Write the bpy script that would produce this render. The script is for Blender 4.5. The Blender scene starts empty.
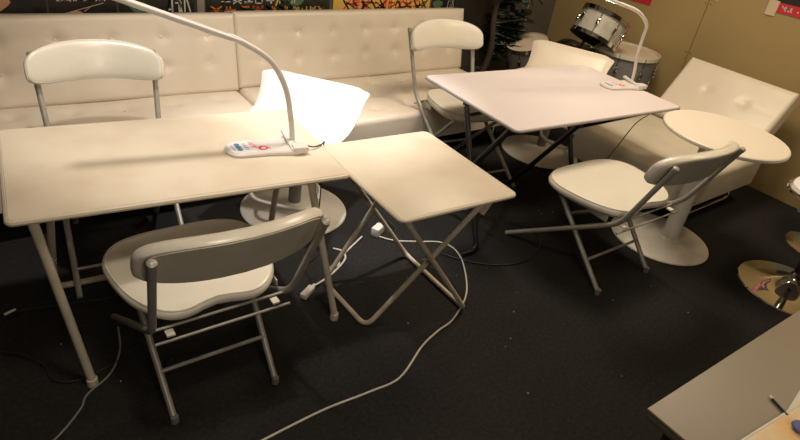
import bpy, bmesh, math, random
from mathutils import Vector, Matrix, Quaternion
random.seed(7)
PI = math.pi
SC = bpy.context.scene
COL = SC.collection

# ------------------------------------------------------------------ materials
def mat(name, col, rough=.5, metal=0., spec=.5, noise=None, bump=None, emit=None, coat=0.):
    m = bpy.data.materials.new(name); m.use_nodes = True
    nt = m.node_tree; b = nt.nodes['Principled BSDF']
    b.inputs['Base Color'].default_value = (*col, 1)
    b.inputs['Roughness'].default_value = rough
    b.inputs['Metallic'].default_value = metal
    b.inputs['Specular IOR Level'].default_value = spec
    if coat:
        b.inputs['Coat Weight'].default_value = coat; b.inputs['Coat Roughness'].default_value = .15
    tc = nt.nodes.new('ShaderNodeTexCoord')
    if noise:
        sc, col2, lo, hi = noise
        n = nt.nodes.new('ShaderNodeTexNoise'); n.inputs['Scale'].default_value = sc; n.inputs['Detail'].default_value = 6
        r = nt.nodes.new('ShaderNodeValToRGB')
        r.color_ramp.elements[0].position = lo; r.color_ramp.elements[0].color = (*col, 1)
        r.color_ramp.elements[1].position = hi; r.color_ramp.elements[1].color = (*col2, 1)
        nt.links.new(tc.outputs['Object'], n.inputs['Vector'])
        nt.links.new(n.outputs['Fac'], r.inputs['Fac']); nt.links.new(r.outputs['Color'], b.inputs['Base Color'])
    if bump:
        sc, st = bump
        n2 = nt.nodes.new('ShaderNodeTexNoise'); n2.inputs['Scale'].default_value = sc; n2.inputs['Detail'].default_value = 8
        bp = nt.nodes.new('ShaderNodeBump'); bp.inputs['Strength'].default_value = st; bp.inputs['Distance'].default_value = .01
        nt.links.new(tc.outputs['Object'], n2.inputs['Vector'])
        nt.links.new(n2.outputs['Fac'], bp.inputs['Height']); nt.links.new(bp.outputs['Normal'], b.inputs['Normal'])
    if emit:
        b.inputs['Emission Color'].default_value = (*emit[0], 1); b.inputs['Emission Strength'].default_value = emit[1]
    return m

M = {}
M['carpet'] = mat('carpet', (.021, .0198, .0187), .95, spec=.08, noise=(60, (.032, .0305, .0295), .35, .75), bump=(400, .35))
M['olive'] = mat('olive_wall', (.36, .265, .12), .8, noise=(1.5, (.41, .30, .13), .3, .7), bump=(60, .05))
M['greywall'] = mat('grey_wall', (.13, .11, .085), .9, noise=(3, (.10, .085, .065), .3, .7), bump=(40, .1))
M['ceiling'] = mat('ceiling_paint', (.5, .45, .38), .9)
M['vinyl'] = mat('cream_vinyl', (.78, .70, .59), .34, noise=(5, (.72, .64, .525), .35, .8), bump=(90, .06))
M['vinyl_old'] = mat('worn_cream_vinyl', (.66, .61, .50), .38, noise=(4, (.56, .51, .41), .35, .75), bump=(30, .12))
M['chairvinyl'] = mat('glossy_cream_vinyl', (.80, .76, .66), .30, bump=(12, .10), noise=(6, (.75, .70, .59), .3, .8), coat=.12)
M['padback'] = mat('dull_beige_backing', (.60, .56, .46), .55, noise=(9, (.52, .48, .39), .3, .7))
M['piping'] = mat('cream_piping', (.76, .71, .6), .35)
M['chairmetal'] = mat('grey_painted_steel', (.42, .40, .36), .4, metal=.25, noise=(25, (.34, .32, .28), .4, .75))
M['cream_leg'] = mat('cream_painted_steel', (.60, .53, .42), .45, noise=(14, (.48, .41, .31), .45, .8))
M['creamtop'] = mat('cream_laminate', (.71, .625, .495), .42, noise=(4.2, (.61, .50, .37), .45, .8), bump=(20, .03))
M['creamedge'] = mat('cream_edge', (.62, .54, .42), .5)
M['pinktop'] = mat('pale_pink_laminate', (.74, .67, .665), .38, noise=(2, (.71, .64, .635), .3, .7))
M['roundtop'] = mat('round_laminate', (.80, .73, .62), .4)
M['white'] = mat('white_paint', (.80, .78, .74), .35)
M['whitebase'] = mat('scuffed_white_paint', (.72, .68, .61), .3, noise=(5, (.55, .51, .44), .45, .75))
M['stoolvinyl'] = mat('white_vinyl', (.86, .85, .83), .3, bump=(40, .03))
M['black'] = mat('black_steel', (.012, .012, .012), .35)
M['rubber'] = mat('grey_rubber', (.20, .19, .17), .8)
M['blackrub'] = mat('black_rubber', (.015, .015, .015), .6)
M['chrome'] = mat('chrome', (.62, .61, .59), .05, metal=1)
M['gasgrey'] = mat('grey_gaiter', (.22, .21, .20), .5)
M['lampwhite'] = mat('lamp_white_plastic', (.72, .68, .64), .35)
M['led'] = mat('led_strip', (1, 1, 1), .4, emit=((1, .95, .88), 28.))
M['sticker'] = mat('pinkish_white_label', (.85, .80, .82), .4)
M['red'] = mat('red_print', (.70, .03, .05), .5)
M['pink'] = mat('pink_print', (.80, .22, .30), .5)
M['blue'] = mat('blue_print', (.10, .26, .42), .5)
M['greyprint'] = mat('grey_print', (.45, .47, .52), .5)
M['cablew'] = mat('white_cable', (.62, .58, .50), .45)
M['cableb'] = mat('black_cable', (.012, .012, .012), .5)
M['shell'] = mat('pearl_drum_shell', (.52, .50, .44), .3, noise=(18, (.40, .38, .33), .3, .7))
M['shellgrey'] = mat('grey_drum_shell', (.23, .23, .23), .35, noise=(25, (.16, .16, .16), .3, .7))
M['head'] = mat('drum_head', (.62, .52, .41), .6, noise=(8, (.57, .47, .36), .3, .7))
M['leaf'] = mat('dark_green_leaf', (.010, .018, .010), .5, noise=(9, (.018, .032, .015), .3, .7))
M['trunk'] = mat('dark_trunk', (.05, .035, .025), .8)
M['pot'] = mat('dark_pot', (.03, .028, .025), .5)
M['greyboard'] = mat('grey_beige_tabletop', (.30, .255, .185), .45, noise=(2.5, (.265, .22, .155), .3, .7))
M['boardedge'] = mat('brown_edge', (.10, .085, .06), .6)
M['paper'] = mat('cream_print_paper', (.78, .66, .44), .45, noise=(9, (.80, .50, .22), .45, .72))
M['paperwhite'] = mat('clear_film_edge', (.70, .66, .56), .25)
M['navy'] = mat('navy_print', (.10, .12, .30), .5)
M['posterdark'] = mat('dark_poster', (.035, .022, .020), .4, noise=(9, (.012, .010, .010), .3, .7))
M['postergreen'] = mat('dark_green_poster', (.03, .035, .022), .4, noise=(9, (.012, .014, .010), .3, .7))
M['orange'] = mat('orange_print', (.75, .16, .03), .5)
M['yellow'] = mat('yellow_print', (.75, .48, .10), .5)
M['skin'] = mat('peach_print', (.65, .35, .22), .5)
M['green'] = mat('green_print', (.10, .20, .10), .5)
M['pwhite'] = mat('white_print', (.70, .66, .62), .5)
M['metalgrey'] = mat('poster_rail', (.35, .31, .27), .5)
M['redtape'] = mat('red_poster', (.55, .03, .045), .45)
M['tape'] = mat('pale_tape', (.62, .50, .36), .4)
M['greypanel'] = mat('grey_panel', (.30, .28, .25), .6)

# ------------------------------------------------------------------ helpers
def obj(name, bm, m, parent=None, smooth=True, loc=None, rot=None):
    me = bpy.data.meshes.new(name)
    bmesh.ops.recalc_face_normals(bm, faces=bm.faces[:])
    bm.to_mesh(me); bm.free()
    for mm in (m if isinstance(m, (list, tuple)) else [m]): me.materials.append(mm)
    if smooth:
        for p in me.polygons: p.use_smooth = True
        try: me.set_sharp_from_angle(angle=math.radians(38))
        except Exception: pass
    o = bpy.data.objects.new(name, me); COL.objects.link(o)
    if parent: o.parent = parent
    if loc: o.location = loc
    if rot: o.rotation_euler = rot
    return o

def tag(o, label=None, cat=None, group=None, kind=None):
    if label: o['label'] = label
    if cat: o['category'] = cat
    if group: o['group'] = group
    if kind: o['kind'] = kind
    return o

def thing(name, label, cat, loc=(0, 0, 0), rz=0, group=None):
    o = bpy.data.objects.new(name, None); COL.objects.link(o)
    o.empty_display_size = .1
    o.location = loc; o.rotation_euler = (0, 0, rz)
    return tag(o, label, cat, group)

def dup(root, loc, rz, label=None):
    def cp(o, par):
        c = o.copy(); COL.objects.link(c); c.parent = par
        for ch in [x for x in SC.objects if x.parent == o]: cp(ch, c)
        return c
    r = cp(root, None); r.location = loc; r.rotation_euler = (0, 0, rz)
    if label: r['label'] = label
    return r

def B(): return bmesh.new()

def box(bm, c, s, bev=0, R=None, seg=2):
    t = bmesh.new(); bmesh.ops.create_cube(t, size=1)
    bmesh.ops.scale(t, vec=s, verts=t.verts)
    if bev: bmesh.ops.bevel(t, geom=t.edges[:], offset=bev, segments=seg, affect='EDGES', profile=.5)
    if R is not None: bmesh.ops.transform(t, matrix=R.to_4x4(), verts=t.verts)
    bmesh.ops.translate(t, vec=c, verts=t.verts)
    merge(bm, t); return bm

def merge(bm, t):
    mp = [bm.verts.new(v.co) for v in t.verts]
    t.verts.index_update()
    for f in t.faces:
        try: bm.faces.new([mp[v.index] for v in f.verts]).material_index = f.material_index
        except ValueError: pass
    t.free()

def fillet(pts, r, n=6):
    pts = [Vector(p) for p in pts]; out = [pts[0]]
    for i in range(1, len(pts) - 1):
        a, b, c = pts[i - 1], pts[i], pts[i + 1]
        u = (a - b); w = (c - b); rr = min(r, u.length * .49, w.length * .49)
        p0 = b + u.normalized() * rr; p1 = b + w.normalized() * rr
        for k in range(n + 1):
            t = k / n; out.append((1 - t) ** 2 * p0 + 2 * t * (1 - t) * b + t * t * p1)
    out.append(pts[-1]); return out

def smoothpath(pts, n=8):
    P = [Vector(p) for p in pts]; P = [P[0] * 2 - P[1]] + P + [P[-1] * 2 - P[-2]]; out = []
    for i in range(1, len(P) - 2):
        for k in range(n):
            t = k / n
            out.append(.5 * ((2 * P[i]) + (P[i + 1] - P[i - 1]) * t + (2 * P[i - 1] - 5 * P[i] + 4 * P[i + 1] - P[i + 2]) * t * t + (-P[i - 1] + 3 * P[i] - 3 * P[i + 1] + P[i + 2]) * t ** 3))
    out.append(P[-2]); return out

def tube(bm, pts, r, seg=12, closed=False, r2=None, flat=1.):
    pts = [Vector(p) for p in pts]; n = len(pts)
    def tan(i):
        if closed: return (pts[(i + 1) % n] - pts[i - 1]).normalized()
        return (pts[min(i + 1, n - 1)] - pts[max(i - 1, 0)]).normalized()
    t0 = tan(0); up = Vector((0, 0, 1)) if abs(t0.z) < .9 else Vector((0, 1, 0))
    nrm = t0.cross(up).normalized(); rings = []
    for i in range(n):
        t = tan(i); nrm = (nrm - t * nrm.dot(t)).normalized(); bn = t.cross(nrm)
        rr = r if r2 is None else r + (r2 - r) * i / (n - 1)
        rings.append([bm.verts.new(pts[i] + (nrm * math.cos(a) + bn * math.sin(a) * flat) * rr) for a in [2 * PI * k / seg for k in range(seg)]])
    m = n if closed else n - 1
    for i in range(m):
        A = rings[i]; C = rings[(i + 1) % n]
        for k in range(seg): bm.faces.new((A[k], A[(k + 1) % seg], C[(k + 1) % seg], C[k]))
    if not closed:
        bm.faces.new(rings[0][::-1]); bm.faces.new(rings[-1])
    return bm

def lathe(bm, prof, seg=48, c=(0, 0, 0), R=None):
    t = bmesh.new(); rings = []
    for r, z in prof:
        if r < 1e-6: rings.append([t.verts.new((0, 0, z))])
        else: rings.append([t.verts.new((r * math.cos(2 * PI * k / seg), r * math.sin(2 * PI * k / seg), z)) for k in range(seg)])
    for A, C in zip(rings, rings[1:]):
        for k in range(seg):
            j = (k + 1) % seg
            if len(A) == 1 and len(C) == 1: continue
            if len(A) == 1: t.faces.new((A[0], C[j], C[k]))
            elif len(C) == 1: t.faces.new((A[k], A[j], C[0]))
            else: t.faces.new((A[k], A[j], C[j], C[k]))
    if len(rings[0]) > 1: t.faces.new(rings[0][::-1])
    if len(rings[-1]) > 1: t.faces.new(rings[-1])
    if R is not None: bmesh.ops.transform(t, matrix=R.to_4x4(), verts=t.verts)
    bmesh.ops.translate(t, vec=c, verts=t.verts); merge(bm, t); return bm

def rounded_rect(w, d, r, n=8, c=(0, 0)):
    out = []
    for sx, sy, a0 in ((1, 1, 0), (-1, 1, PI / 2), (-1, -1, PI), (1, -1, 1.5 * PI)):
        for k in range(n + 1):
            a = a0 + PI / 2 * k / n
            out.append((c[0] + sx * (w / 2 - r) + r * math.cos(a), c[1] + sy * (d / 2 - r) + r * math.sin(a)))
    return out

def loft(bm, loops, cap0=True, cap1=True):
    rs = [[bm.verts.new(p) for p in L] for L in loops]; n = len(rs[0])
    for A, C in zip(rs, rs[1:]):
        for k in range(n): bm.faces.new((A[k], A[(k + 1) % n], C[(k + 1) % n], C[k]))
    if cap0: bm.faces.new(rs[0][::-1])
    if cap1: bm.faces.new(rs[-1])
    return bm

def slab(bm, outline, z0, z1, e=.003):
    def sc(f): 
        cx = sum(p[0] for p in outline) / len(outline); cy = sum(p[1] for p in outline) / len(outline)
        L = max(abs(p[0] - cx) for p in outline)
        k = 1 - f / L
        return [(cx + (x - cx) * k, cy + (y - cy) * k) for x, y in outline]
    a, b = sc(e), outline
    return loft(bm, [[(x, y, z0) for x, y in a], [(x, y, z0 + e) for x, y in b], [(x, y, z1 - e) for x, y in b], [(x, y, z1) for x, y in a]])

def struct(name, bm, m):
    o = obj(name, bm, m, smooth=False); o['kind'] = 'structure'; return o

# ------------------------------------------------------------------ room shell
WX, WY, HZ = 4.72, 3.62, 2.85
X0, Y0 = -2.2, -1.6
struct('floor', box(B(), ((X0 + WX) / 2, (Y0 + WY) / 2, -.05), (WX - X0 + .4, WY - Y0 + .4, .1)), M['carpet'])
struct('ceiling', box(B(), ((X0 + WX) / 2, (Y0 + WY) / 2, HZ + .05), (WX - X0 + .4, WY - Y0 + .4, .1)), M['ceiling'])
struct('wall_back', box(B(), ((X0 + WX) / 2, WY + .05, HZ / 2), (WX - X0 + .3, .1, HZ)), M['greywall'])
struct('wall_right', box(B(), (WX + .05, (Y0 + WY) / 2, HZ / 2), (.1, WY - Y0 + .1, HZ)), M['olive'])
struct('wall_left', box(B(), (X0 - .05, (Y0 + WY) / 2, HZ / 2), (.1, WY - Y0 + .1, HZ)), M['greywall'])
struct('wall_front', box(B(), ((X0 + WX) / 2, Y0 - .05, HZ / 2), (WX - X0 + .3, .1, HZ)), M['greywall'])
# panel seam of the olive wall with its screw heads
sm = B(); box(sm, (WX - .001, 2.24, HZ / 2), (.003, .006, HZ))
for z in (.76, 1.13, 1.5, 1.87, 2.24):
    for dy in (-.02, .02): lathe(sm, [(0, 0), (.006, 0), (.006, .002), (0, .003)], 10, (WX - .001, 2.24 + dy, z), Matrix.Rotation(-PI / 2, 3, 'Y'))
struct('trim_1', sm, mat('seam_brown', (.22, .15, .06), .8))

# ------------------------------------------------------------------ tufted cushions
def cushion(w, h, th, buttons, r=.035, amp=.022, sig=.05, flatback=True, res=.018, crease=.006):
    """local x = width (centred), y = 0..h, z = 0..th puffed"""
    def axis(L):
        n = int((L - 2 * r) / res); a = [0] + [r * (1 - math.cos(PI / 2 * k / 5)) for k in range(1, 6)]
        return a + [r + (L - 2 * r) * k / n for k in range(1, n)] + [L - x for x in reversed(a)]
    xs, ys = axis(w), axis(h); bm = B(); g = []
    rows = sorted(set(round(b[1], 3) for b in buttons))
    for y in ys:
        row = []
        for x in xs:
            def ed(d, q=r): return 0 if d >= q else q - math.sqrt(max(0, q * q - (q - d) ** 2))
            z = th - max(ed(min(x, w - x)), ed(min(y, h - y)))
            X = x - w / 2
            inn = min(1, min(x, w - x, y, h - y) / .06)
            dz = 0
            for bx, by in buttons:
                d2 = (X - bx) ** 2 + (y - by) ** 2
                if d2 < .04: dz = max(dz, amp * math.exp(-d2 / (sig * sig)) + .35 * amp * math.exp(-math.sqrt(d2) / .02))
            for ry in rows: dz += crease * math.exp(-((y - ry) / .012) ** 2) * (.6 + .4 * math.sin(X * 9 + ry * 20)) 
            z -= dz * inn
            z += .003 * math.sin(X * 7.3 + y * 5.1) * inn
            row.append(bm.verts.new((X, y, max(z, .002))))
        g.append(row)
    for j in range(len(ys) - 1):
        for i in range(len(xs) - 1): bm.faces.new((g[j][i], g[j][i + 1], g[j + 1][i + 1], g[j + 1][i]))
    # back
    bot = [[bm.verts.new((v.co.x, v.co.y, 0)) for v in L] for L in (g[0], g[-1])]
    lef = [bm.verts.new((-w / 2, y, 0)) for y in ys[1:-1]]; rig = [bm.verts.new((w / 2, y, 0)) for y in ys[1:-1]]
    Lc = [bot[0][0]] + lef + [bot[1][0]]; Rc = [bot[0][-1]] + rig + [bot[1][-1]]
    for i in range(len(xs) - 1):
        bm.faces.new((g[0][i + 1], g[0][i], bot[0][i], bot[0][i + 1])); bm.faces.new((g[-1][i], g[-1][i + 1], bot[1][i + 1], bot[1][i]))
    for j in range(len(ys) - 1):
        bm.faces.new((g[j][0], g[j + 1][0], Lc[j + 1], Lc[j])); bm.faces.new((g[j + 1][-1], g[j][-1], Rc[j], Rc[j + 1]))
    bm.faces.new(bot[0] + rig + bot[1][::-1] + lef[::-1])
    return bm

def button_bm():
    return lathe(B(), [(0, -.003), (.006, -.003), (.007, 0), (.005, .002), (0, .003)], 12)

def make_sofa(name, label, cx, w, yfront, ytop, rz=0):
    """front at -y"""
    zs, D = .37, .80
    t = thing(name, label, 'sofa', (cx, yfront, 0), rz, 'white tufted sofas along the poster wall')
    n = int(w / .26)
    bx = [(-(n - 1) / 2 + k) * .26 for k in range(n)]
    sb = [(x + (.13 if j % 2 else 0), y) for j, y in enumerate((.16, .36, .56)) for x in bx if abs(x + (.13 if j % 2 else 0)) < w / 2 - .06]
    s = obj('seat', cushion(w, D - .05, .20, sb, amp=.016, sig=.045, crease=.002), M['vinyl'], t, loc=(0, 0, zs - .20))
    for b in sb: obj('button', button_bm(), M['vinyl'], s, loc=(b[0], b[1], .182))
    H = .45
    bb = [(x, y) for y in (.17, .33) for x in bx]
    ang = math.radians(78)
    back = obj('backrest', cushion(w, H, .15, bb, r=.03, amp=.015, sig=.036, crease=.006), M['vinyl'], t, loc=(0, D, zs - .03), rot=(ang, 0, 0))
    for b in bb: obj('button', button_bm(), M['vinyl'], back, loc=(b[0], b[1], .133))
    fr = B(); box(fr, (0, D / 2 + .05, .155), (w - .08, D - .12, .03), .004)
    obj('base_frame', fr, M['black'], t)
    for x in (-w / 2 + .12, w / 2 - .12):
        for y in (.10, D - .06): obj('leg', lathe(B(), [(.016, 0), (.018, .01), (.02, .145)], 16, (x, y, 0)), M['chrome'], t)
    return t
make_sofa('tufted_sofa', 'white tufted vinyl sofa behind the long cream table, left of the sofa seam', .50, 1.90, 2.66, 3.45, math.radians(-2))
make_sofa('tufted_sofa', 'white tufted vinyl sofa right of the seam, its end beside the dark plant', 2.425, 1.88, 2.655, 3.45)

# chaise by the olive wall
ch = thing('tufted_chaise', 'broad white vinyl chaise with reclined two-button backrest against the olive wall', 'sofa', (3.345, 1.70, 0), -PI / 2)
# local x -> world -y ; local y -> world +x
wch = .84
obj('seat', cushion(wch, .98, .20, [], r=.04, crease=0), M['vinyl_old'], ch, loc=(0, 0, .17))
cb = obj('backrest', cushion(.78, .50, .12, [(-.13, .29), (.14, .29)], r=.03, amp=.008, sig=.035, crease=.0012), M['vinyl'], ch, loc=(0, .90, .34), rot=(math.radians(50), 0, 0))
for b in ((-.13, .29), (.14, .29)): obj('button', button_bm(), M['vinyl'], cb, loc=(b[0], b[1], .108))
obj('base_frame', box(B(), (0, .5, .155), (.72, .86, .03), .004), M['black'], ch)
for x in (-.30, .33):
    p = fillet([(x, .32, .15), (x, .32, .014), (x, .95, .014), (x, .95, .15)], .07)
    obj('sled_leg', tube(B(), p, .0125), M['chrome'], ch)

# ------------------------------------------------------------------ tables
def top_with_edge(t, w, d, z0, z1, m_top, m_edge, r=.03, name='tabletop'):
    o = obj(name, slab(B(), rounded_rect(w, d, r), z0, z1, .003), m_top, t)
    loop = [(x, y, (z0 + z1) / 2) for x, y in rounded_rect(w + .001, d + .001, r)]
    obj('edge_band', tube(B(), loop, (z1 - z0) / 2 - .001, 8, closed=True), m_edge, o)
    return o

# long cream table (local origin at the centre)
a = math.radians(-6); w1, d1 = 1.058, .62
ca, sa = math.cos(a), math.sin(a)
cx = .073 + ca * w1 / 2 - sa * d1 / 2; cy = 1.681 + sa * w1 / 2 + ca * d1 / 2
t1 = thing('folding_table', 'long cream folding table with scuffed top carrying the desk lamp beside the white sofa', 'table', (cx, cy, 0), a)
top_with_edge(t1, w1, d1, .699, .72, M['creamtop'], M['creamedge'], .016)
for lt, lf in ((-.475, -.395), (.40, .545)):
    lg = obj('leg', tube(B(), [(lt, -d1 / 2 + .05, .699), (lf, -d1 / 2 + .015, .02)], .0145), M['cream_leg'], t1)
    obj('foot_cap', lathe(B(), [(.018, 0), (.019, .004), (.018, .03), (.0145, .032)], 16, (lf, -d1 / 2 + .015, 0)), M['creamedge'], lg)
    obj('leg_bolt', tube(B(), [(lt * .75 + lf * .25, -d1 / 2 + .04, .52), (lt * .75 + lf * .25 + .02, -d1 / 2 + .066, .52)], .006), M['chrome'], lg)
rf = fillet([(-w1 / 2 + .12, .02, .699), (-w1 / 2 + .07, d1 / 2 - .02, .014), (w1 / 2 - .07, d1 / 2 - .02, .014), (w1 / 2 - .12, .02, .699)], .05)
obj('rear_leg_frame', tube(B(), rf, .0135), M['cream_leg'], t1)
obj('under_rail', box(B(), (0, -d1 / 2 + .09, .69), (w1 - .16, .025, .018), .003), M['cream_leg'], t1)
obj('under_rail', box(B(), (0, .03, .69), (w1 - .2, .025, .018), .003), M['cream_leg'], t1)

# small cream table with crossed U legs
a = math.radians(-3); w3, d3 = .54, .60
ca, sa = math.cos(a), math.sin(a)
cx = 1.142 + ca * w3 / 2 - sa * d3 / 2; cy = 1.257 + sa * w3 / 2 + ca * d3 / 2
t3 = thing('folding_table', 'small square cream folding table with crossed tube legs, between the two larger tables', 'table', (cx, cy, 0), a)
top_with_edge(t3, w3, d3, .679, .6965, M['creamtop'], M['creamedge'], .025)
yf, yb = -.10, .26
fA = fillet([(.20, yf - .14, .675), (-.195, yf + .01, .013), (-.215, yb, .013), (.20, yb, .675)], .055)
fB = fillet([(-.235, yf - .17, .675), (.285, yf - .08, .013), (.275, yb + .03, .013), (-.22, yb + .03, .675)], .055)
obj('leg_frame', tube(B(), fA, .011), M['cream_leg'], t3)
obj('leg_frame', tube(B(), fB, .011), M['cream_leg'], t3)
obj('hinge_bracket', box(B(), (.185, -.245, .63), (.016, .022, .085), .004, Matrix.Rotation(.55, 3, 'Y')), M['cream_leg'], t3)
obj('pivot_pin', tube(B(), [(0.02, yf - .10, .34), (0.02, yf - .035, .34)], .007), M['chrome'], t3)
for y in (-.18, .22): obj('under_rail', box(B(), (0, y, .672), (w3 - .08, .022, .012), .002), M['cream_leg'], t3)

# pale pink table with black legs
a = math.radians(-3.7); w2, d2 = 1.345, .762
ca, sa = math.cos(a), math.sin(a)
cx = 2.113 + ca * w2 / 2 - sa * d2 / 2; cy = 1.642 + sa * w2 / 2 + ca * d2 / 2
t2 = thing('folding_table', 'large pale pinkish table on black crossed legs, a white lamp at its far corner', 'table', (cx, cy, 0), a)
o = obj('tabletop', slab(B(), rounded_rect(w2, d2, .03), .703, .72, .003), M['pinktop'], t2)
obj('edge_band', tube(B(), [(x, y, .7115) for x, y in rounded_rect(w2 + .001, d2 + .001, .03)], .0075, 8, closed=True), mat('grey_pink_edge', (.36, .33, .32), .5), o)
def P2(x, y, z):   # world to table-local
    dx, dy = x - cx, y - cy
    return (ca * dx + sa * dy, -sa * dx + ca * dy, z)
for k, (xa, xb) in enumerate(((2.12, 2.14), (2.95, 2.79))):
    p = [P2(xa, 2.00, .70), P2(xa - .03, 1.68, .015)]
    if k == 0: p.append(P2(1.99, 1.69, .013))
    obj('leg', tube(B(), fillet(p, .05), .0145), M['black'], t2)
    obj('leg', tube(B(), [P2(xb, 1.70, .70), P2(xb + .05, 2.16, .015)], .0145), M['black'], t2)
obj('leg_brace', tube(B(), [P2(2.12, 1.98, .66), P2(2.84, 1.98, .66)], .009), M['black'], t2)
obj('leg_brace', tube(B(), [P2(2.187, 2.14, .05), P2(2.837, 2.14, .05)], .009), M['black'], t2)
for y in (1.70, 2.0): obj('under_rail', box(B(), P2(2.72, y, .695), (1.16, .03, .016), .003, Matrix.Rotation(0, 3, 'Z')), M['black'], t2)

# round pedestal table
rt = thing('round_pedestal_table', 'round cream pedestal table with wide disc foot in front of the chaise', 'table', (3.29, 1.245, 0))
obj('tabletop', lathe(B(), [(0, .696), (.318, .696), (.326, .701), (.327, .708), (.326, .715), (.320, .72), (0, .72)], 96, (.04, -.03, 0)), M['roundtop'], rt)
obj('column', lathe(B(), [(.10, .692), (.09, .675), (.05, .66), (.046, .3), (.048, .08), (.056, .045), (.075, .03)], 48), M['whitebase'], rt)
obj('foot_disc', lathe(B(), [(.284, 0), (.289, .004), (.286, .010), (.2, .018), (.09, .03), (.05, .04), (0, .04)], 96, (-.02, .045, 0)), M['whitebase'], rt)

# grey-beige table in the near right corner of the view
nt_ = thing('side_table', 'grey-beige table cut by the lower right corner, holding a printed bag', 'table', (2.04, -.29, 0), math.radians(-2))
ntp = obj('tabletop', box(B(), (0, 0, .7165), (1.81, 1.15, .007), .001), M['greyboard'], nt_)
obj('edge_band', box(B(), (0, 0, .7015), (1.806, 1.146, .023), .001), M['boardedge'], ntp)
for sx in (-1, 1):
    for sy in (-1, 1): obj('leg', box(B(), (sx * .84, sy * .51, .345), (.045, .045, .69), .004), M['boardedge'], nt_)

# ------------------------------------------------------------------ folding chairs (local: faces +y, origin under the back)
def supell(w, h, n, e=3.0):
    out = []
    for k in range(n):
        t = 2 * PI * k / n; c, s = math.cos(t), math.sin(t)
        out.append((w / 2 * math.copysign(abs(c) ** (2 / e), c), h / 2 * math.copysign(abs(s) ** (2 / e), s)))
    return out

def seat_outline(n=72):
    out = []
    for x, y in supell(.50, .50, n, 3.2):
        f = (y + .25) / .50                       # 0 back .. 1 front
        k = .83 + .28 * math.sin(min(1, f * 1.2) * PI / 2)
        x2 = x * k
        if y < 0: y += .05 * math.exp(-(x / .13) ** 2) * (-y / .235)    # hollow of the rear edge
        out.append((x2 - .014, y + .235))
    return out

def padded(outline, z0, th, c, dome=.012, cover=None):
    lo = []
    def ring(s, z, dz=None):
        L = []
        for x, y in outline:
            X, Y = c[0] + (x - c[0]) * s, c[1] + (y - c[1]) * s
            L.append((X, Y, z))
        lo.append(L)
    ring(.90, z0); ring(.965, z0 + th * .08); ring(.995, z0 + th * .3); ring(1, z0 + th * .5); ring(.992, z0 + th * .75)
    ring(.965, z0 + th * .93); ring(.92, z0 + th)
    for s in (.8, .6, .4, .2, .07): ring(s, z0 + th + dome * (1 - s * s))
    return lo

def make_chair(name, label, front_bar=False):
    t = thing(name, label, 'chair', group='cream folding chairs')
    # seat
    so = seat_outline(); c = (0, .215)
    bm = B(); loft(bm, [[(x, y, z - .02 * max(0, 1 - ((x) / .25) ** 2) * .3 + .02 * max(0, (y - .3) / .15) * 0) for x, y, z in L] for L in padded(so, .425, .042, c)])
    st = obj('seat', bm, M['chairvinyl'], t)
    obj('piping', tube(B(), [(c[0] + (x - c[0]) * .965, c[1] + (y - c[1]) * .965, .4640 - .006 * max(0, 1 - (x / .25) ** 2)) for x, y in so], .0035, 6, closed=True), M['piping'], st)
    obj('seat_pan', loft(B(), [[(x * .9, .215 + (y - .215) * .9, .414) for x, y in so], [(x * .9, .215 + (y - .215) * .9, .427) for x, y in so]]), M['padback'], st)
    # backrest: pad bent about the sitter
    W, Hh = .56, .172
    ou = supell(W, Hh, 72, 3.6)
    tilt = Matrix.Rotation(math.radians(21), 3, 'X')
    def place(x, h, y):
        arch = -.050 * (x / (W / 2)) ** 2
        v = Vector((x, y + .95 * (x * x - .06) + .026, h + arch)); v = tilt @ v
        return (v.x, v.y - .125, v.z + .766)
    rings = [(.04, -.012), (.2, -.012), (.4, -.012), (.6, -.012), (.8, -.012), (.93, -.012), (.975, -.012), (1, -.006), (1.0, .006), (.985, .016), (.95, .024), (.9, .028), (.7, .033), (.45, .035), (.2, .036), (.06, .036)]
    bk = obj('backrest', loft(B(), [[place(x * s, h * s, y) for x, h in ou] for s, y in rings]), M['chairvinyl'], t)
    obj('piping', tube(B(), [place(x * .955, h * .955, .0222) for x, h in ou], .0025, 6, closed=True), M['piping'], bk)
    obj('back_panel', loft(B(), [[place(x * q, h * q, y) for x, h in ou] for q, y in ((.04, -.0155), (.2, -.0155), (.4, -.0155), (.6, -.0155), (.8, -.0155), (.93, -.0155), (.93, -.0125))], True, False), M['padback'], bk)
    # frames
    for s in (-1, 1):
        p = fillet([(s * .248, -.147, .787), (s * .230, -.012, .455), (s * .226, .03, .405), (s * .226, .60, .012)], .06)
        fr = obj('back_frame', tube(B(), p, .0125), M['chairmetal'], t)
        obj('tube_cap', lathe(B(), [(.0138, -.012), (.0138, .002), (.008, .006), (0, .007)], 16, (s * .248, -.147, .787), Matrix.Rotation(.38, 3, 'X')), M['chairmetal'], fr)
        lg = obj('leg', tube(B(), [(s * .20, .40, .415), (s * .185, 0, .012)], .0115), M['chairmetal'], t)
        obj('foot_cap', lathe(B(), [(.0135, 0), (.0145, .003), (.0135, .028), (.0115, .03)], 14, (s * .185, 0, 0)), M['rubber'], lg)
        obj('hinge_plate', box(B(), (s * .213, .12, .405), (.006, .09, .035), .002), M['chairmetal'], t)
    obj('stretcher', tube(B(), [(-.19, .115, .135), (.19, .115, .135)], .0075), M['chairmetal'], t)
    obj('pivot_rod', tube(B(), [(-.226, .035, .398), (.226, .035, .398)], .005), M['chairmetal'], t)
    obj('pivot_rod', tube(B(), [(-.226, .0, .372), (.226, .0, .372)], .005), M['chairmetal'], t)
    for s in (-1, 1): obj('seat_tab', box(B(), (s * .175, .012, .392), (.026, .03, .008), .002), M['piping'], t)
    if front_bar: obj('stretcher', tube(B(), [(-.226, .50, .085), (.226, .50, .085)], .0075), M['chairmetal'], t)
    return t
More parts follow.
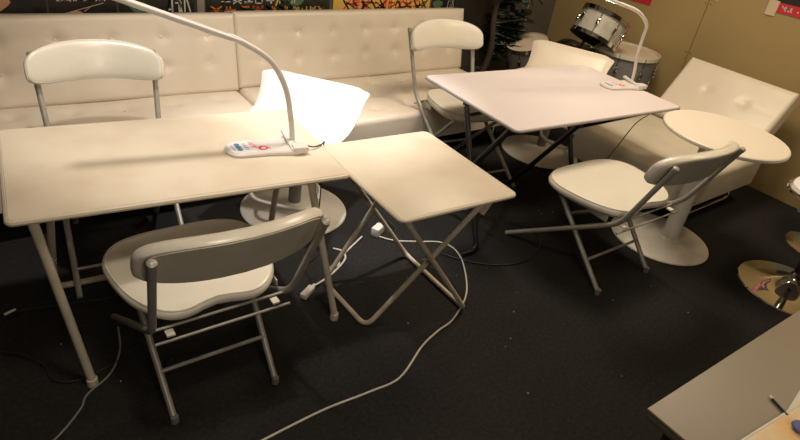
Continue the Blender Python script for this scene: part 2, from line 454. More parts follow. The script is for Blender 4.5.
c0 = make_chair('folding_chair', 'glossy cream folding chair seen from behind, pulled up to the long cream table', False)
c0.location = (.577, 1.385, 0); c0.rotation_euler = (0, 0, math.radians(-1))
rc = dup(c0, (2.64, 1.12, 0), math.radians(-1), 'cream folding chair beside the round pedestal table, facing the pink table')
rc.scale = (1.17, 1.02, 1.02)
c2 = make_chair('folding_chair', 'folding chair standing between the long cream table and the white sofa, facing the camera', True)
c2.location = (.575, 2.73, 0); c2.rotation_euler = (0, 0, PI - math.radians(7))
fc = dup(c2, (2.665, 2.735, 0), PI - math.radians(5), 'cream folding chair at the left end of the pink table, back to the sofa')
fc.scale = (1.03, 1, 1.05)

# ------------------------------------------------------------------ swivel shell stools
def make_stool(name, label, zs=.52, vin='stoolvinyl', fr=0):
    """faces local -y"""
    t = thing(name, label, 'stool', group='white curved swivel stools')
    W, n = .57, 22
    prof = [(-.275, zs - .014), (-.25, zs + .010), (-.19, zs + .020), (-.10, zs + .006), (-.01, zs - .004), (.06, zs + .008), (.11, zs + .035), (.155, zs + .08), (.19, zs + .12), (.225, zs + .150)]
    pr = smoothpath([(0, y, z) for y, z in prof], 4)
    up, lo = [], []
    bm = B(); m = len(pr)
    for j, p in enumerate(pr):
        tg = (pr[min(j + 1, m - 1)] - pr[max(j - 1, 0)]).normalized(); nm = Vector((0, -tg.z, tg.y))
        f = j / (m - 1)
        hw = W / 2 * (1 + .10 * (2 * f - 1) ** 2 - .06 + (.0 if f < .5 else .06 * (f - .5)))
        cr = .05
        eu = min(f * 1.0 * .75, (1 - f) * .75) ; hw2 = hw - (cr - math.sqrt(max(0, cr * cr - (cr - min(cr, eu)) ** 2)) if eu < cr else 0)
        ru, rl = [], []
        for i in range(n + 1):
            x = -1 + 2 * i / n; e = (1 - abs(x) ** 8) ** .5
            ru.append(bm.verts.new(p + Vector((x * hw2, 0, 0)) + nm * (.018 * e)))
            rl.append(bm.verts.new(p + Vector((x * hw2, 0, 0)) - nm * (.010 * e + .002)))
        up.append(ru); lo.append(rl)
    for j in range(m - 1):
        for i in range(n):
            bm.faces.new((up[j][i], up[j][i + 1], up[j + 1][i + 1], up[j + 1][i])); bm.faces.new((lo[j][i + 1], lo[j][i], lo[j + 1][i], lo[j + 1][i + 1]))
        bm.faces.new((up[j][0], up[j + 1][0], lo[j + 1][0], lo[j][0])); bm.faces.new((up[j + 1][n], up[j][n], lo[j][n], lo[j + 1][n]))
    for i in range(n):
        bm.faces.new((up[0][i + 1], up[0][i], lo[0][i], lo[0][i + 1])); bm.faces.new((up[-1][i], up[-1][i + 1], lo[-1][i + 1], lo[-1][i]))
    sh = obj('seat_shell', bm, M[vin], t)
    edge = [v for v in []]
    rim = [(-W / 2 * .97, pr[0].y, pr[0].z)]
    obj('gas_column', lathe(B(), [(.034, .02), (.034, .24), (.026, .245), (.026, zs - .03), (.05, zs - .028), (.05, zs - .016)], 32), M['gasgrey'], t)
    obj('footrest', tube(B(), fillet([(-.03, 0, .235), (-.17, -.05, .20), (-.17, -.25, .16), (.17, -.25, .16), (.17, -.05, .20), (.03, 0, .235)], .12, 8), .010), M['white'], t, rot=(0, 0, fr))
    obj('foot_disc', lathe(B(), [(.283, 0), (.288, .004), (.284, .010), (.2, .028), (.10, .046), (.05, .056), (0, .058)], 96), M['whitebase'], t)
    obj('lift_lever', tube(B(), fillet([(.03, 0, zs - .045), (.17, -.03, zs - .05), (.20, -.04, zs - .035)], .03), .005), M['chrome'], t)
    return t
s1 = make_stool('swivel_stool', 'brightly lit white curved swivel stool behind the long cream table, before the sofa', .525)
s1.location = (1.415, 2.45, 0); s1.rotation_euler = (0, 0, math.radians(-50))
s2 = make_stool('swivel_stool', 'white curved swivel stool on a marbled disc foot behind the pink table, near the drums', .59, 'vinyl', math.radians(70))
s2.location = (3.49, 2.46, 0); s2.rotation_euler = (0, 0, math.radians(-63))

# chrome stools at the right edge
def chrome_stool(label, loc, zs, rz=0, r=.235):
    t = thing('chrome_stool', label, 'stool', loc, rz, 'chrome stools at the right edge')
    obj('foot_disc', lathe(B(), [(r - .004, 0), (r, .003), (r - .006, .009), (r * .7, .018), (r * .45, .034), (r * .25, .062), (.036, .095), (.03, .12)], 96), M['chrome'], t)
    obj('column', lathe(B(), [(.028, .10), (.028, zs - .06), (.06, zs - .05), (.06, zs - .035)], 32), M['chrome'], t)
    se = obj('seat', loft(B(), [[(x * s, y * s, z) for x, y in supell(.50, .46, 60, 3)] for s, z in ((.9, zs - .035), (.97, zs - .03), (1, zs - .01), (.98, zs + .012), (.9, zs + .025), (.5, zs + .032), (.1, zs + .033))]), M['stoolvinyl'], t)
    obj('seat_rim', tube(B(), [(x * 1.03, y * 1.03, zs - .012) for x, y in supell(.50, .46, 60, 3)], .009, 8, closed=True), M['chrome'], se)
    return t
chrome_stool('chrome stool with mirror-like round foot near the grey-beige table, right edge', (3.52, .61, 0), .60, 0, .275)
chrome_stool('second chrome stool cut by the right edge, nearer the olive wall', (4.25, .68, 0), .53, .3)

# ------------------------------------------------------------------ desk lamps
def make_lamp(name, label, loc, rz, pts, head):
    """local: base plate runs to -x from the pole; z=0 is the table top"""
    t = thing(name, label, 'lamp', loc, rz, 'white gooseneck desk lamps')
    def outl(k=1.0):
        L = []
        for i in range(40):
            f = i / 39; ang = PI / 2 + PI * f
            L.append((-.205 + .050 * math.cos(ang) * k, .060 * math.sin(ang) * k))
        return L + [(-.10, -.060 * k), (0.0, -.072 * k), (.02, -.070 * k), (.02, .070 * k), (0, .072 * k), (-.10, .060 * k)]
    bm = B(); loft(bm, [[(x, y, 0) for x, y in outl(.95)], [(x, y, .004) for x, y in outl()], [(x, y, .010 + .004 * max(0, 1 + x / .22)) for x, y in outl()], [(x, y, .014 + .006 * max(0, 1 + x / .22)) for x, y in outl(.93)]])
    b = obj('base', bm, M['lampwhite'], t)
    obj('hinge_block', box(B(), (.012, -.052, .022), (.06, .05, .026), .006), M['lampwhite'], b)
    obj('hinge_arm', box(B(), (-.012, .008, .028), (.022, .15, .014), .004, Matrix.Rotation(.12, 3, 'X')), M['lampwhite'], b)
    # sticker with its print
    stk = obj('sticker', loft(B(), [[(x, y, z) for x, y in rounded_rect(.135, .100, .036, c=(-.175, 0))] for z in (.0145, .0162)]), M['sticker'], b)
    # sticker print: a red looping sign, pink dotted word and rows of blue rings
    zt = .0166
    six = [(-.118 + .014 * math.cos(q), -.020 + .013 * math.sin(q), zt) for q in [2 * PI * k / 24 for k in range(24)]]
    rp = B(); tube(rp, six, .0052, 6, closed=True, flat=.2)
    tube(rp, smoothpath([(-.112, -.008, zt), (-.100, -.018, zt), (-.092, -.033, zt), (-.080, -.030, zt)], 4), .0048, 6, flat=.2)
    obj('red_emblem', rp, M['red'], stk)
    wp = B()
    for k in range(7):
        x = -.158 + .006 * math.sin(k * 2.1) + k * .0025; y = .034 - k * .0075
        box(wp, (x, y, zt), (.014 if k % 2 else .010, .0058, .0010))
    obj('pink_lettering', wp, M['pink'], stk)
    bp = B()
    for k in range(3):
        lathe(bp, [(.0045, 0), (.0105, 0), (.0105, .0009), (.0045, .0009)], 20, (-.208 + k * .002, .022 - k * .021, zt - .0005))
    obj('blue_rings', bp, M['blue'], stk)
    gp = B()
    for k in range(4): box(gp, (-.182 + k * .002, .024 - k * .015, zt), (.014, .006, .0008))
    for k in range(4): box(gp, (-.228 + k * .001, .015 - k * .012, zt), (.004, .009, .0008))
    obj('grey_lettering', gp, M['greyprint'], stk)
    pole = obj('arm', tube(B(), smoothpath(pts, 8), .0105, 14, flat=.8), M['lampwhite'], t)
    hv = Vector(head[-1]) - Vector(head[0]); yd = Vector((0, 1, 0)); ud = hv.cross(yd).normalized() * -1
    if ud.z < 0: ud = -ud
    def sp4(t): return math.copysign(abs(t) ** .45, t)
    def hsec(q, k): return [tuple(Vector(q) + yd * (.017 * k * sp4(math.cos(2 * PI * i / 32))) + ud * (.009 * k * sp4(math.sin(2 * PI * i / 32)))) for i in range(32)]
    A_, B_ = Vector(head[0]), Vector(head[-1])
    hb = loft(B(), [hsec(A_ - hv.normalized() * .03, .6), hsec(A_, .85), hsec(A_ + hv * .05, 1), hsec(B_ - hv * .02, 1), hsec(B_, .8)]); hd = obj('lamp_head', hb, M['lampwhite'], t)
    h0, h1 = Vector(head[0]), Vector(head[-1]); d = (h1 - h0)
    lb = B(); q0, q1 = h0 + d * .08 - ud * .00906, h1 - d * .05 - ud * .00906; lb.faces.new([lb.verts.new(q) for q in (q0 - yd * .005, q1 - yd * .005, q1 + yd * .005, q0 + yd * .005)])
    obj('led_strip', lb, M['led'], hd)
    return t
make_lamp('desk_lamp', 'white gooseneck desk lamp with printed sticker on the long cream table', (1.035, 1.835, .72), math.radians(-10),
          [(.0, 0, .03), (-.005, .01, .10), (-.03, .015, .23), (-.09, .02, .335), (-.20, .02, .405), (-.24, .02, .42)],
          [(-.225, .02, .413), (-.42, .02, .475), (-.66, .02, .56), (-.70, .02, .575)])
make_lamp('desk_lamp', 'white gooseneck desk lamp on the far edge of the pink table', (3.46, 1.90, .72), math.radians(-12),
          [(.0, .02, .03), (-.01, .02, .10), (-.035, .02, .20), (-.04, .02, .30), (-.06, .01, .38), (-.17, .0, .45), (-.33, .0, .49)],
          [(-.32, .0, .487), (-.55, .0, .53), (-.82, .0, .59)])

# ------------------------------------------------------------------ cables and plugs
def cable(name, label, pts, r, m, grp='loose cables on the carpet'):
    o = obj(name, tube(B(), smoothpath(pts, 8), r, 8), m); return tag(o, label, 'cable', grp)
cz = .005
cable('power_cable', 'long white cable snaking from under the small table to the bottom of the view',
      [(.50, 1.165, cz), (.618, 1.171, cz), (.755, 1.177, cz), (.878, 1.178, cz), (1.05, 1.165, cz), (1.192, 1.167, cz), (1.378, 1.260, cz), (1.50, 1.30, cz), (1.62, 1.33, cz), (1.80, 1.44, cz), (1.946, 1.624, cz), (1.995, 1.747, cz), (1.966, 1.834, cz), (1.86, 1.89, cz), (1.75, 1.95, cz), (1.69, 2.02, cz)], .0042, M['cablew'])
cable('power_cable', 'short white cable curling beside the white plug block below the small table',
      [(1.60, 2.05, .012), (1.46, 1.98, cz), (1.40, 1.95, cz), (1.36, 1.90, cz), (1.30, 1.90, cz)][::-1], .0045, M['cablew'])
cable('power_cable', 'white cable bending from the cream connector on the floor',
      [(1.165, 1.80, .014), (1.24, 1.83, cz), (1.33, 1.87, cz), (1.42, 1.93, cz), (1.44, 1.99, cz), (1.41, 2.03, cz)], .0048, M['cablew'])
cable('power_cable', 'thin grey cable running down past the front leg of the long table',
      [(.36, 1.93, cz), (.33, 1.80, cz), (.27, 1.70, cz), (.18, 1.64, cz), (.145, 1.585, cz), (.05, 1.50, cz), (-.06, 1.46, cz), (-.2, 1.40, cz)], .0036, mat('grey_cable', (.22, .21, .20), .5))
cable('power_cable', 'black cable with a bare white tip on the floor at the left edge',
      [(.06, 2.19, cz), (.20, 2.16, cz), (.42, 2.12, cz), (.60, 2.20, cz)], .004, M['cableb'])
tag(obj('cable_tip', tube(B(), [(.015, 2.185, .009), (.055, 2.20, .009)], .005, 8), M['pwhite']), 'short white cable tip lying on the dark carpet at the left', 'cable')
cable('power_cable', 'black cable looping on the carpet left of the front table leg',
      [(-.30, 2.15, cz), (-.02, 1.98, cz), (.08, 1.86, cz), (.10, 1.76, cz), (.18, 1.72, cz), (.34, 1.76, cz), (.45, 1.85, cz)], .004, M['cableb'])
cable('power_cable', 'black lamp cord hanging down between the long table and the white stool foot',
      [(1.065, 1.80, .745), (1.10, 1.79, .732), (1.15, 1.81, .725), (1.195, 1.86, .708), (1.215, 1.895, .66), (1.222, 1.90, .55), (1.22, 1.90, .30), (1.20, 1.93, .05), (1.25, 1.98, .008), (1.40, 2.06, .008)], .0028, M['cableb'])
cable('power_cable', 'thin black cord drooping from the pink table over the chaise',
      [(3.525, 1.86, .745), (3.555, 1.83, .70), (3.40, 1.69, .65), (3.20, 1.66, .60), (3.13, 1.70, .40), (3.10, 1.80, .10), (3.0, 1.90, .008), (2.8, 1.95, .008)], .0028, M['cableb'])
cable('power_cable', 'black cable lying on the carpet between the pink table and the near chair',
      [(1.9, 1.75, cz), (2.0, 1.62, cz), (2.15, 1.52, cz), (2.32, 1.50, cz), (2.5, 1.58, cz), (2.62, 1.75, cz)], .004, M['cableb'])

pl = thing('plug_block', 'white plug adapter with black plug on the floor under the small cream table', 'plug', (1.70, 2.05, 0), math.radians(25))
obj('adapter', box(B(), (0, 0, .026), (.075, .045, .05), .006), M['white'], pl)
obj('black_plug', box(B(), (.05, .02, .02), (.04, .035, .035), .006), M['blackrub'], pl)
obj('plug_tail', tube(B(), smoothpath([(.07, .02, .02), (.12, .0, .02), (.10, -.06, .006), (.04, -.07, .006)], 6), .005, 8), M['blackrub'], pl)
cn = thing('cable_connector', 'small cream cable connector on the floor by the chair, right front leg side', 'connector', (1.12, 1.775, 0), math.radians(30))
obj('housing', box(B(), (0, 0, .015), (.085, .034, .028), .007), M['cablew'], cn)
obj('collar', tube(B(), [(.04, 0, .015), (.062, 0, .014)], .008), M['cablew'], cn)

# ------------------------------------------------------------------ things on the near table
bag = B()
L0 = []
nx, ny = 26, 18
for j in range(ny + 1):
    row = []
    for i in range(nx + 1):
        u, v_ = i / nx, j / ny
        x = u * .62; y = -v_ * .30
        z = .006 + .022 * (math.sin(PI * u) ** .6) * (math.sin(PI * min(1, v_ * 1.02)) ** .5 if 0 < v_ < .98 else 0) + .006 * math.sin(u * 13 + v_ * 7) * math.sin(PI * v_)
        row.append(bag.verts.new((x, y, max(z, .004))))
    L0.append(row)
for j in range(ny):
    for i in range(nx): bag.faces.new((L0[j][i], L0[j][i + 1], L0[j + 1][i + 1], L0[j + 1][i]))
bag.faces.new([v for v in L0[0]][::-1] + [r[0] for r in L0[1:]] + L0[-1][1:] + [r[-1] for r in L0[1:-1]][::-1])
bg = thing('printed_bag', 'cream and orange printed bag lying on the grey-beige table', 'bag', (1.235, .142, .7205), math.radians(-6))
pg = obj('bag_body', bag, M['paper'], bg)
fl = B(); tube(fl, [(x, .003, .006) for x in [.62 * k / 30 for k in range(31)]], .003, 8, flat=.5)
obj('film_edge', fl, M['paperwhite'], bg)
nv = B(); 
for k in range(3): lathe(nv, [(0, 0), (.022, 0), (.02, .004), (0, .006)], 20, (.185 + .028 * k, -.045 - .016 * (k % 2), .024))
obj('navy_print', nv, M['navy'], bg)
fs = B(); fs.faces.new([fs.verts.new(q) for q in ((.22, .003, .004), (.62, .003, .004), (.62, .075, .002), (.34, .030, .002))])
obj('film_corner', fs, M['paperwhite'], bg, smooth=False)
pn = thing('pen', 'thin dark pen lying beside the printed bag', 'pen', (1.462, .142, .722), math.radians(-115))
obj('barrel', tube(B(), [(-.022, 0, .004), (.03, 0, .004)], .0035, 10), M['blackrub'], pn)
obj('tip', tube(B(), [(-.03, 0, .0045), (-.022, 0, .0045)], .0042, 10), M['paperwhite'], pn)

# ------------------------------------------------------------------ drum kit in the corner
def lug(bm, x, y, z, ang):
    R = Matrix.Rotation(ang, 3, 'Z'); box(bm, (x, y, z), (.022, .026, .05), .006, R)
def make_drum(name, label, r, h, loc, R, shell_m, legs=False, nl=8):
    hoop_m = M['paperwhite'] if legs else M['chrome']
    t = thing(name, label, 'drum', loc); t.rotation_euler = R
    obj('shell', lathe(B(), [(r, 0), (r, h)], 64), shell_m, t)
    obj('drum_head', lathe(B(), [(r + .002, h), (r + .004, h + .008), (r * .93, h + .008), (r * .92, h + .005), (0, h + .005)], 64), M['head'], t)
    obj('bottom_head', lathe(B(), [(0, -.005), (r * .95, -.005), (r + .003, 0)], 64), M['head'], t)
    for z in (h, 0):
        zz = z + (.008 if z else -.008)
        obj('hoop', lathe(B(), [(r + .006, zz - .018), (r + .014, zz - .018), (r + .014, zz + .012), (r + .006, zz + .012), (r + .006, zz - .018)], 64), hoop_m, t)
    for k in range(nl):
        a_ = 2 * PI * (k + .5) / nl; c_, s_ = math.cos(a_), math.sin(a_)
        lb = B()
        for z in ((h * .28, h * .72) if h > .17 else (h * .5,)):
            lug(lb, (r + .010) * c_, (r + .010) * s_, z, a_)
        tube(lb, [((r + .013) * c_, (r + .013) * s_, h + .018), ((r + .013) * c_, (r + .013) * s_, h * .6)], .0035, 6)
        tube(lb, [((r + .013) * c_, (r + .013) * s_, -.018), ((r + .013) * c_, (r + .013) * s_, h * .4)], .0035, 6)
        obj('lug', lb, M['chrome'], t)
    if legs:
        for k in range(3):
            a_ = 2 * PI * k / 3 + .5; c_, s_ = math.cos(a_), math.sin(a_)
            lz = loc[2]
            lg = obj('leg', tube(B(), fillet([((r + .03) * c_, (r + .03) * s_, h * .6), ((r + .03) * c_, (r + .03) * s_, -lz + .10), ((r + .06) * c_, (r + .06) * s_, -lz + .014)], .03), .006, 8), M['chrome'], t)
            obj('rubber_foot', lathe(B(), [(.013, -lz), (.014, -lz + .02), (.008, -lz + .03)], 12, ((r + .06) * c_, (r + .06) * s_, 0)), M['blackrub'], lg)
    return t
make_drum('floor_tom', 'grey floor tom drum with beige head standing by the olive wall', .245, .36, (4.41, 2.575, .32), (0, 0, 0), M['shellgrey'], legs=True)
make_drum('rack_tom', 'pearl white tom drum tilted on its mount above the bass drum', .176, .165, (4.045, 2.665, .775), Vector((0, 0, 1)).rotation_difference(Vector((.46, -.02, 1))).to_euler(), M['shell'])
make_drum('snare_drum', 'grey snare drum with beige head half hidden behind the white stool', .165, .16, (3.91, 3.11, .45), (math.radians(-4), math.radians(-20), 0), M['shellgrey'])
# snare stand
ss = thing('snare_stand', 'chrome tripod stand under the grey snare drum', 'stand', (3.91, 3.12, 0))
obj('column', tube(B(), [(0, 0, .12), (0, 0, .40)], .011, 10), M['chrome'], ss)
for k in range(3):
    a_ = 2 * PI * k / 3 + .3; c_, s_ = math.cos(a_), math.sin(a_)
    obj('leg', tube(B(), [(0, 0, .22), (.18 * c_, .18 * s_, .01)], .008, 8), M['chrome'], ss)
    obj('basket_arm', tube(B(), fillet([(0, 0, .37), (.15 * c_, .15 * s_, .40), (.155 * c_, .155 * s_, .43)], .02), .007, 8), M['chrome'], ss)
# bass drum
bd = thing('bass_drum', 'black bass drum lying on its side beneath the pearl tom', 'drum', (4.38, 3.0, .315)); bd.rotation_euler = (PI / 2, 0, 0)
obj('shell', lathe(B(), [(.29, -.12), (.29, .12)], 64), M['black'], bd)
for z in (-.125, .125):
    obj('drum_head', lathe(B(), [(0, z - .003), (.285, z - .003), (.285, z + .003), (0, z + .003)], 64), M['blackrub'], bd)
    obj('hoop', lathe(B(), [(.287, z - .02), (.302, z - .02), (.302, z + .02), (.287, z + .02), (.287, z - .02)], 64), M['black'], bd)
for k in range(8):
    a_ = 2 * PI * k / 8 + .3; lb = B(); lug(lb, .302 * math.cos(a_), .302 * math.sin(a_), 0, a_); tube(lb, [(.304 * math.cos(a_), .304 * math.sin(a_), -.12), (.304 * math.cos(a_), .304 * math.sin(a_), .12)], .004, 6); obj('lug', lb, M['chrome'], bd)
tm = thing('tom_mount', 'black and chrome tom mount rising from the bass drum', 'stand', (4.17, 2.86, .56))
obj('post', tube(B(), [(.10, .06, .045), (.05, -.03, .20)], .013, 12), M['chrome'], tm)
obj('clamp', box(B(), (.05, -.03, .22), (.06, .05, .05), .008), M['blackrub'], tm)
obj('arm', tube(B(), [(.05, -.03, .22), (.0, -.07, .25)], .009, 10), M['chrome'], tm)
# cymbal stand
cs = thing('cymbal_stand', 'thin chrome cymbal stand rising in front of the grey corner', 'stand', (4.08, 3.40, 0))
obj('lower_tube', tube(B(), [(0, 0, .15), (0, 0, .78)], .013, 12), M['chrome'], cs)
obj('upper_tube', tube(B(), [(0, 0, .78), (0, 0, 1.45)], .008, 12), M['chrome'], cs)
obj('wing_clamp', box(B(), (0, 0, .78), (.10, .05, .035), .01), M['blackrub'], cs)
for k in range(3):
    a_ = 2 * PI * k / 3 + 1.0; obj('leg', tube(B(), [(0, 0, .40), (.17 * math.cos(a_), .17 * math.sin(a_), .01)], .008, 8), M['chrome'], cs)
obj('cymbal', lathe(B(), [(0, 1.475), (.03, 1.472), (.05, 1.455), (.20, 1.435), (.20, 1.434), (.05, 1.453), (0, 1.468)], 64), mat('brass_cymbal', (.6, .42, .15), .3, metal=1), cs)

# ------------------------------------------------------------------ plant
pt = thing('potted_plant', 'dark leafy potted tree in the corner past the sofa end', 'plant', (3.62, 3.34, 0))
obj('pot', lathe(B(), [(.09, 0), (.13, .02), (.155, .28), (.165, .30), (.155, .31), (.145, .29), (0, .28)], 40), M['pot'], pt)
obj('trunk', tube(B(), smoothpath([(0, 0, .26), (.03, -.03, .5), (-.01, -.02, .8), (.05, .0, 1.1), (.02, .02, 1.5), (.0, .0, 1.8)], 6), .028, 12, r2=.012), M['trunk'], pt)
fo = B()
def leaf(bm, p, d, L, w):
    d = d.normalized(); s = d.cross(Vector((0, 0, 1)))
    s = s.normalized() if s.length > .1 else Vector((1, 0, 0)); n_ = s.cross(d)
    vs = []
    for f, ww, dr in ((0, .12, 0), (.35, 1, .03), (.7, .7, 0), (1, .05, -.08)):
        cpt = p + d * L * f + n_ * L * dr
        vs.append((bm.verts.new(cpt - s * w * ww), bm.verts.new(cpt + n_ * (-.12 * w)), bm.verts.new(cpt + s * w * ww)))
    for A, C in zip(vs, vs[1:]):
        bm.faces.new((A[0], A[1], C[1], C[0])); bm.faces.new((A[1], A[2], C[2], C[1]))
for k in range(210):
    z = random.uniform(.42, 1.95); a_ = random.uniform(0, 2 * PI); ln = random.uniform(.15, .42)
    if z < .86: a_ = random.uniform(-1.1, 1.3)
    st_ = Vector((.02, 0, z)); en = st_ + Vector((math.cos(a_) * ln, math.sin(a_) * ln * .8, random.uniform(-.05, .12)))
    en.y = min(en.y, .18); en.x = min(en.x, .24)
    tube(fo, [st_, en], .004, 5)
    for q in range(11):
        f = random.uniform(.25, 1); p = st_.lerp(en, f)
        d = Vector((random.uniform(-1, 1), random.uniform(-1, .6), random.uniform(-.8, .5)))
        if p.z < .90 and p.x < -.12: continue
        if p.z < .95: d.x = abs(d.x); d.z = abs(d.z) * .5
        leaf(fo, p, d, random.uniform(.06, .11), random.uniform(.016, .028))
obj('foliage', fo, M['leaf'], pt, smooth=False)

# ------------------------------------------------------------------ posters on the sofa wall
def poster(label, x0, x1, z0, z1, base, draw):
    t = thing('poster', label, 'poster', ((x0 + x1) / 2, WY - .003, z0), 0, 'posters above the sofas')
    w, h = x1 - x0, z1 - z0
    obj('sheet', box(B(), (0, 0, h / 2), (w, .003, h)), M[base], t, smooth=False)
    draw(t, w, h); return t
def blob(bm, x, z, rx, rz, y=-.0025, n=20, ph=0):
    c_ = bm.verts.new((x, y, z)); vs = [bm.verts.new((x + rx * math.cos(2 * PI * k / n) * (1 + .15 * math.sin(3 * 2 * PI * k / n + ph)), y, z + rz * math.sin(2 * PI * k / n))) for k in range(n)]
    for k in range(n): bm.faces.new((c_, vs[(k + 1) % n], vs[k]))
def stroke(bm, a_, b_, w, y=-.003):
    ax, az = a_; bx_, bz = b_; d = Vector((bx_ - ax, 0, bz - az)); n_ = Vector((-d.z, 0, d.x)).normalized() * w / 2
    p = [Vector((ax, y, az)) + n_, Vector((ax, y, az)) - n_, Vector((bx_, y, bz)) - n_, Vector((bx_, y, bz)) + n_]
    bm.faces.new([bm.verts.new(q) for q in p])
def glyphs(bm, x0, x1, z0, z1, n, rs, w=.007, y=-.003):
    cw = (x1 - x0) / n
    for i in range(n):
        a0 = x0 + cw * i + cw * .12; a1 = x0 + cw * (i + 1) - cw * .12
        for q in range(rs.randint(3, 5)):
            k = rs.randint(0, 3)
            if k == 0: xx = rs.uniform(a0, a1); stroke(bm, (xx, z0), (xx, z1), w, y)
            elif k == 1: zz = rs.uniform(z0, z1); stroke(bm, (a0, zz), (a1, zz), w, y)
            elif k == 2: stroke(bm, (a0, z0), (a1, z1), w, y)
            else: stroke(bm, (a0, z1), (a1, z0), w, y)
def dA(t, w, h):
    b = B(); blob(b, -.02, .08, .075, .05, ph=1); blob(b, -w * .36, .06, .05, .045); obj('peach_shapes', b, M['skin'], t, smooth=False)
    b = B(); blob(b, -w * .30, .10, .035, .06, -.003); blob(b, -w * .1, .30, .12, .1, -.003); obj('red_shapes', b, M['red'], t, smooth=False)
    b = B(); blob(b, .12, .08, .035, .09, -.003, ph=2); obj('black_shape', b, M['blackrub'], t, smooth=False)
def dB(t, w, h):
    b = B(); glyphs(b, -w * .42, w * .35, .085, .115, 9, random.Random(3), .006); obj('lettering', b, M['pwhite'], t, smooth=False)
    b = B(); stroke(b, (-w * .3, .02), (w * .3, .075), .004); stroke(b, (0, .03), (w * .1, .055), .003); obj('thin_lines', b, M['tape'], t, smooth=False)
    b = B(); blob(b, -w * .12, .02, .03, .015); blob(b, 0, .35, .14, .12); obj('rose_shapes', b, M['skin'], t, smooth=False)
def dC(t, w, h):
    b = B(); glyphs(b, w * .1, w * .45, .02, .16, 3, random.Random(5), .008); obj('lettering', b, M['pwhite'], t, smooth=False)
    b = B(); blob(b, -w * .25, .05, .05, .03); blob(b, 0, .38, .15, .1); obj('green_shapes', b, M['green'], t, smooth=False)
def dD(t, w, h):
    b = B(); glyphs(b, -w * .48, w * .15, .012, .05, 6, random.Random(8), .010)
    obj('orange_lettering', b, M['orange'], t, smooth=False)
    b = B(); glyphs(b, w * .1, w * .46, .008, .045, 5, random.Random(9), .007); stroke(b, (w * .02, .02), (w * .06, .12), .012); obj('yellow_lettering', b, M['yellow'], t, smooth=False)
    b = B(); blob(b, w * .2, .10, .07, .05); blob(b, -w * .1, .32, .16, .12); obj('green_shapes', b, M['green'], t, smooth=False)
    b = B(); glyphs(b, -w * .4, w * .2, .065, .10, 7, random.Random(12), .006); obj('white_lettering', b, M['pwhite'], t, smooth=False)
def dE(t, w, h):
    b = B(); stroke(b, (-w * .47, .0), (-w * .47, h), .03, -.0024); stroke(b, (-w * .5, .045), (w * .5, .045), .085, -.0022); obj('yellow_band', b, M['yellow'], t, smooth=False)
    b = B(); glyphs(b, -w * .42, w * .48, .012, .085, 10, random.Random(21), .011, -.0034); obj('red_lettering', b, M['red'], t, smooth=False)
    b = B(); glyphs(b, -w * .40, w * .46, .02, .075, 6, random.Random(22), .008, -.0037); obj('black_lettering', b, M['blackrub'], t, smooth=False)
    b = B(); blob(b, 0, .32, .2, .12); obj('orange_shape', b, M['orange'], t, smooth=False)
Z0 = .74
poster('dark poster with peach and red shapes, leftmost above the white sofa', .10, .545, Z0, Z0 + .55, 'posterdark', dA)
poster('dark maroon poster with thin lines and pale lettering above the white sofa', .555, .89, Z0, Z0 + .55, 'posterdark', dB)
poster('near-black poster with white chain-like strokes, behind the lamp arm', .90, 1.33, Z0, Z0 + .55, 'postergreen', dC)
poster('dark poster with orange lettering along its foot, just left of a pale rail', 1.40, 2.27, Z0, Z0 + .55, 'postergreen', dD)
poster('yellow poster with red and black lettering above the right sofa', 2.30, 3.18, Z0, Z0 + .55, 'posterdark', dE)
poster('dim purplish poster at the end of the row beside the plant', 3.20, 3.45, Z0, Z0 + .55, 'posterdark', dC)
for x in (1.365,): 
    tag(obj('poster_rail', box(B(), (x, WY - .006, Z0 + .27), (.045, .01, .56), .002), M['metalgrey']), 'narrow grey vertical rail between two dark posters', 'rail')

# posters on the olive wall (x = WX), local x -> world -y
def wposter(label, yc, zc, w, h, parts):
    t = thing('poster', label, 'poster', (WX - .003, yc, zc), -PI / 2, 'posters on the olive wall')
    obj('sheet', box(B(), (0, 0, h / 2), (w, .003, h)), M[parts], t, smooth=False); return t
p = wposter('red and black price poster taped to the olive wall, upper right corner', 1.47, 1.195, .62, .42, 'blackrub')
b = B(); stroke(b, (-.31, .032), (.31, .032), .064, -.0022); obj('red_band', b, M['redtape'], p, smooth=False)
b = B(); rs = random.Random(31)
for g0 in (-.27, -.12, .03, .18): glyphs(b, g0, g0 + .085, .018, .048, 2, rs, .007, -.003)
for k in range(3): blob(b, -.155 + k * .15, .03, .005, .005, -.003, 8)
glyphs(b, -.15, .22, .09, .13, 5, rs, .008, -.003)
obj('white_lettering', b, M['pwhite'], p, smooth=False)
b = B(); stroke(b, (-.24, .21), (.24, .21), .09, -.0024); obj('orange_band', b, M['orange'], p, smooth=False)
obj('tape', box(B(), (-.325, -.0035, .02), (.07, .001, .10)), M['tape'], p, smooth=False)
p = wposter('small red poster high on the olive wall above the floor tom', 2.86, 1.0, .34, .40, 'redtape')
b = B(); glyphs(b, -.14, .14, .12, .30, 4, random.Random(41), .014); obj('white_lettering', b, M['pwhite'], p, smooth=False)
tag(obj('paper_note', box(B(), (WX - .003, 2.21, 1.19), (.003, .06, .05), .001), M['pwhite']), 'tiny white note stuck on the seam of the olive wall', 'note')

# grey panel leaning at the foot of the olive wall, right edge
tag(obj('floor_panel', box(B(), (4.66, .62, .17), (.03, .80, .33), .004), M['greypanel']), 'low grey panel standing against the foot of the olive wall', 'panel')

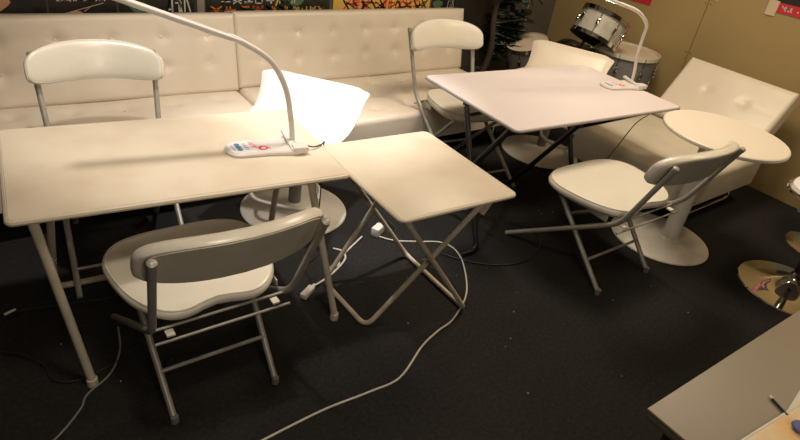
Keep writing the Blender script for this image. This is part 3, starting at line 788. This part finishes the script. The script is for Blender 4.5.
# ------------------------------------------------------------------ dust specks on the carpet
sp = B()
for k in range(34):
    x, y = random.uniform(.1, 3.2), random.uniform(.7, 2.1)
    s = random.uniform(.0012, .0032); box(sp, (x, y, .0025), (s * 1.5, s, s * .8), 0, Matrix.Rotation(random.uniform(0, 3), 3, 'Z'))
tag(obj('carpet_crumbs', sp, M['tape'], smooth=False), 'pale crumbs and lint scattered over the dark carpet', 'crumbs', kind='stuff')

# ------------------------------------------------------------------ lights
def light(kind, loc, energy, col, target=None, size=.3, spot=None, blend=.6, sy=None):
    L = bpy.data.lights.new('ceiling_and_fill_light', kind); L.energy = energy; L.color = col
    if kind == 'AREA':
        L.size = size
        if sy: L.shape = 'RECTANGLE'; L.size_y = sy
    else: L.shadow_soft_size = size
    if spot: L.spot_size = math.radians(spot); L.spot_blend = blend
    o = bpy.data.objects.new('ceiling_and_fill_light', L); COL.objects.link(o); o.location = loc
    if target is not None:
        o.rotation_euler = (Vector(target) - Vector(loc)).to_track_quat('-Z', 'Y').to_euler()
    return o
light('SPOT', (.50, 2.05, 2.75), 120, (1, .90, .80), (1.15, 2.50, 0), .09, 62, .55)
light('SPOT', (1.48, 2.17, 2.75), 185, (1, .96, .93), (1.50, 2.36, 0), .04, 46, .75)
light('AREA', (2.9, 1.9, 2.8), 54, (1, .83, .62), (2.8, 1.5, 0), .9)
light('AREA', (3.9, .6, 2.8), 22, (1, .78, .50), (4.6, 1.4, 0), .5)
light('AREA', (.55, .9, 2.8), 17, (1, .86, .68), (.8, 1.9, 0), .35)  # fill added to brighten the front part of the long cream table
light('AREA', (.1, -1.3, 2.35), 20, (1, .86, .70), (.8, 1.5, .6), .7)  # unseen soft fill added behind the camera to lighten the near chair's back
light('SPOT', (3.2, 2.0, 2.78), 26, (1, .86, .72), (2.9, 1.7, 0), .06, 70, .9)
W_ = bpy.data.worlds.new('world'); SC.world = W_; W_.use_nodes = True
W_.node_tree.nodes['Background'].inputs['Color'].default_value = (1, .85, .68, 1)
W_.node_tree.nodes['Background'].inputs['Strength'].default_value = .17

# ------------------------------------------------------------------ camera
F_PX, PITCH, ROLL, HC, YAW = 589.925, .545433, .169438, 1.72618, .733038
cam = bpy.data.cameras.new('camera'); co = bpy.data.objects.new('camera', cam); COL.objects.link(co)
cp, sp_ = math.cos(PITCH), math.sin(PITCH); c, s = math.cos(ROLL), math.sin(ROLL)
Fw = Vector((0, cp, -sp_)); Rt = Vector((1, 0, 0)); Up = Vector((0, sp_, cp))
R2 = Rt * c + Up * s; U2 = Rt * -s + Up * c
Rm = Matrix((R2, U2, -Fw)).transposed()
Rz = Matrix.Rotation(-YAW, 3, 'Z')
co.matrix_world = Matrix.Translation((0, 0, HC)) @ (Rz @ Rm).to_4x4()
cam.sensor_width = 36; cam.sensor_fit = 'HORIZONTAL'; cam.lens = F_PX / 800 * 36; cam.clip_start = .02
SC.camera = co
SC.view_settings.view_transform = 'Standard'
SC.view_settings.look = 'None'
SC.view_settings.exposure = -.15
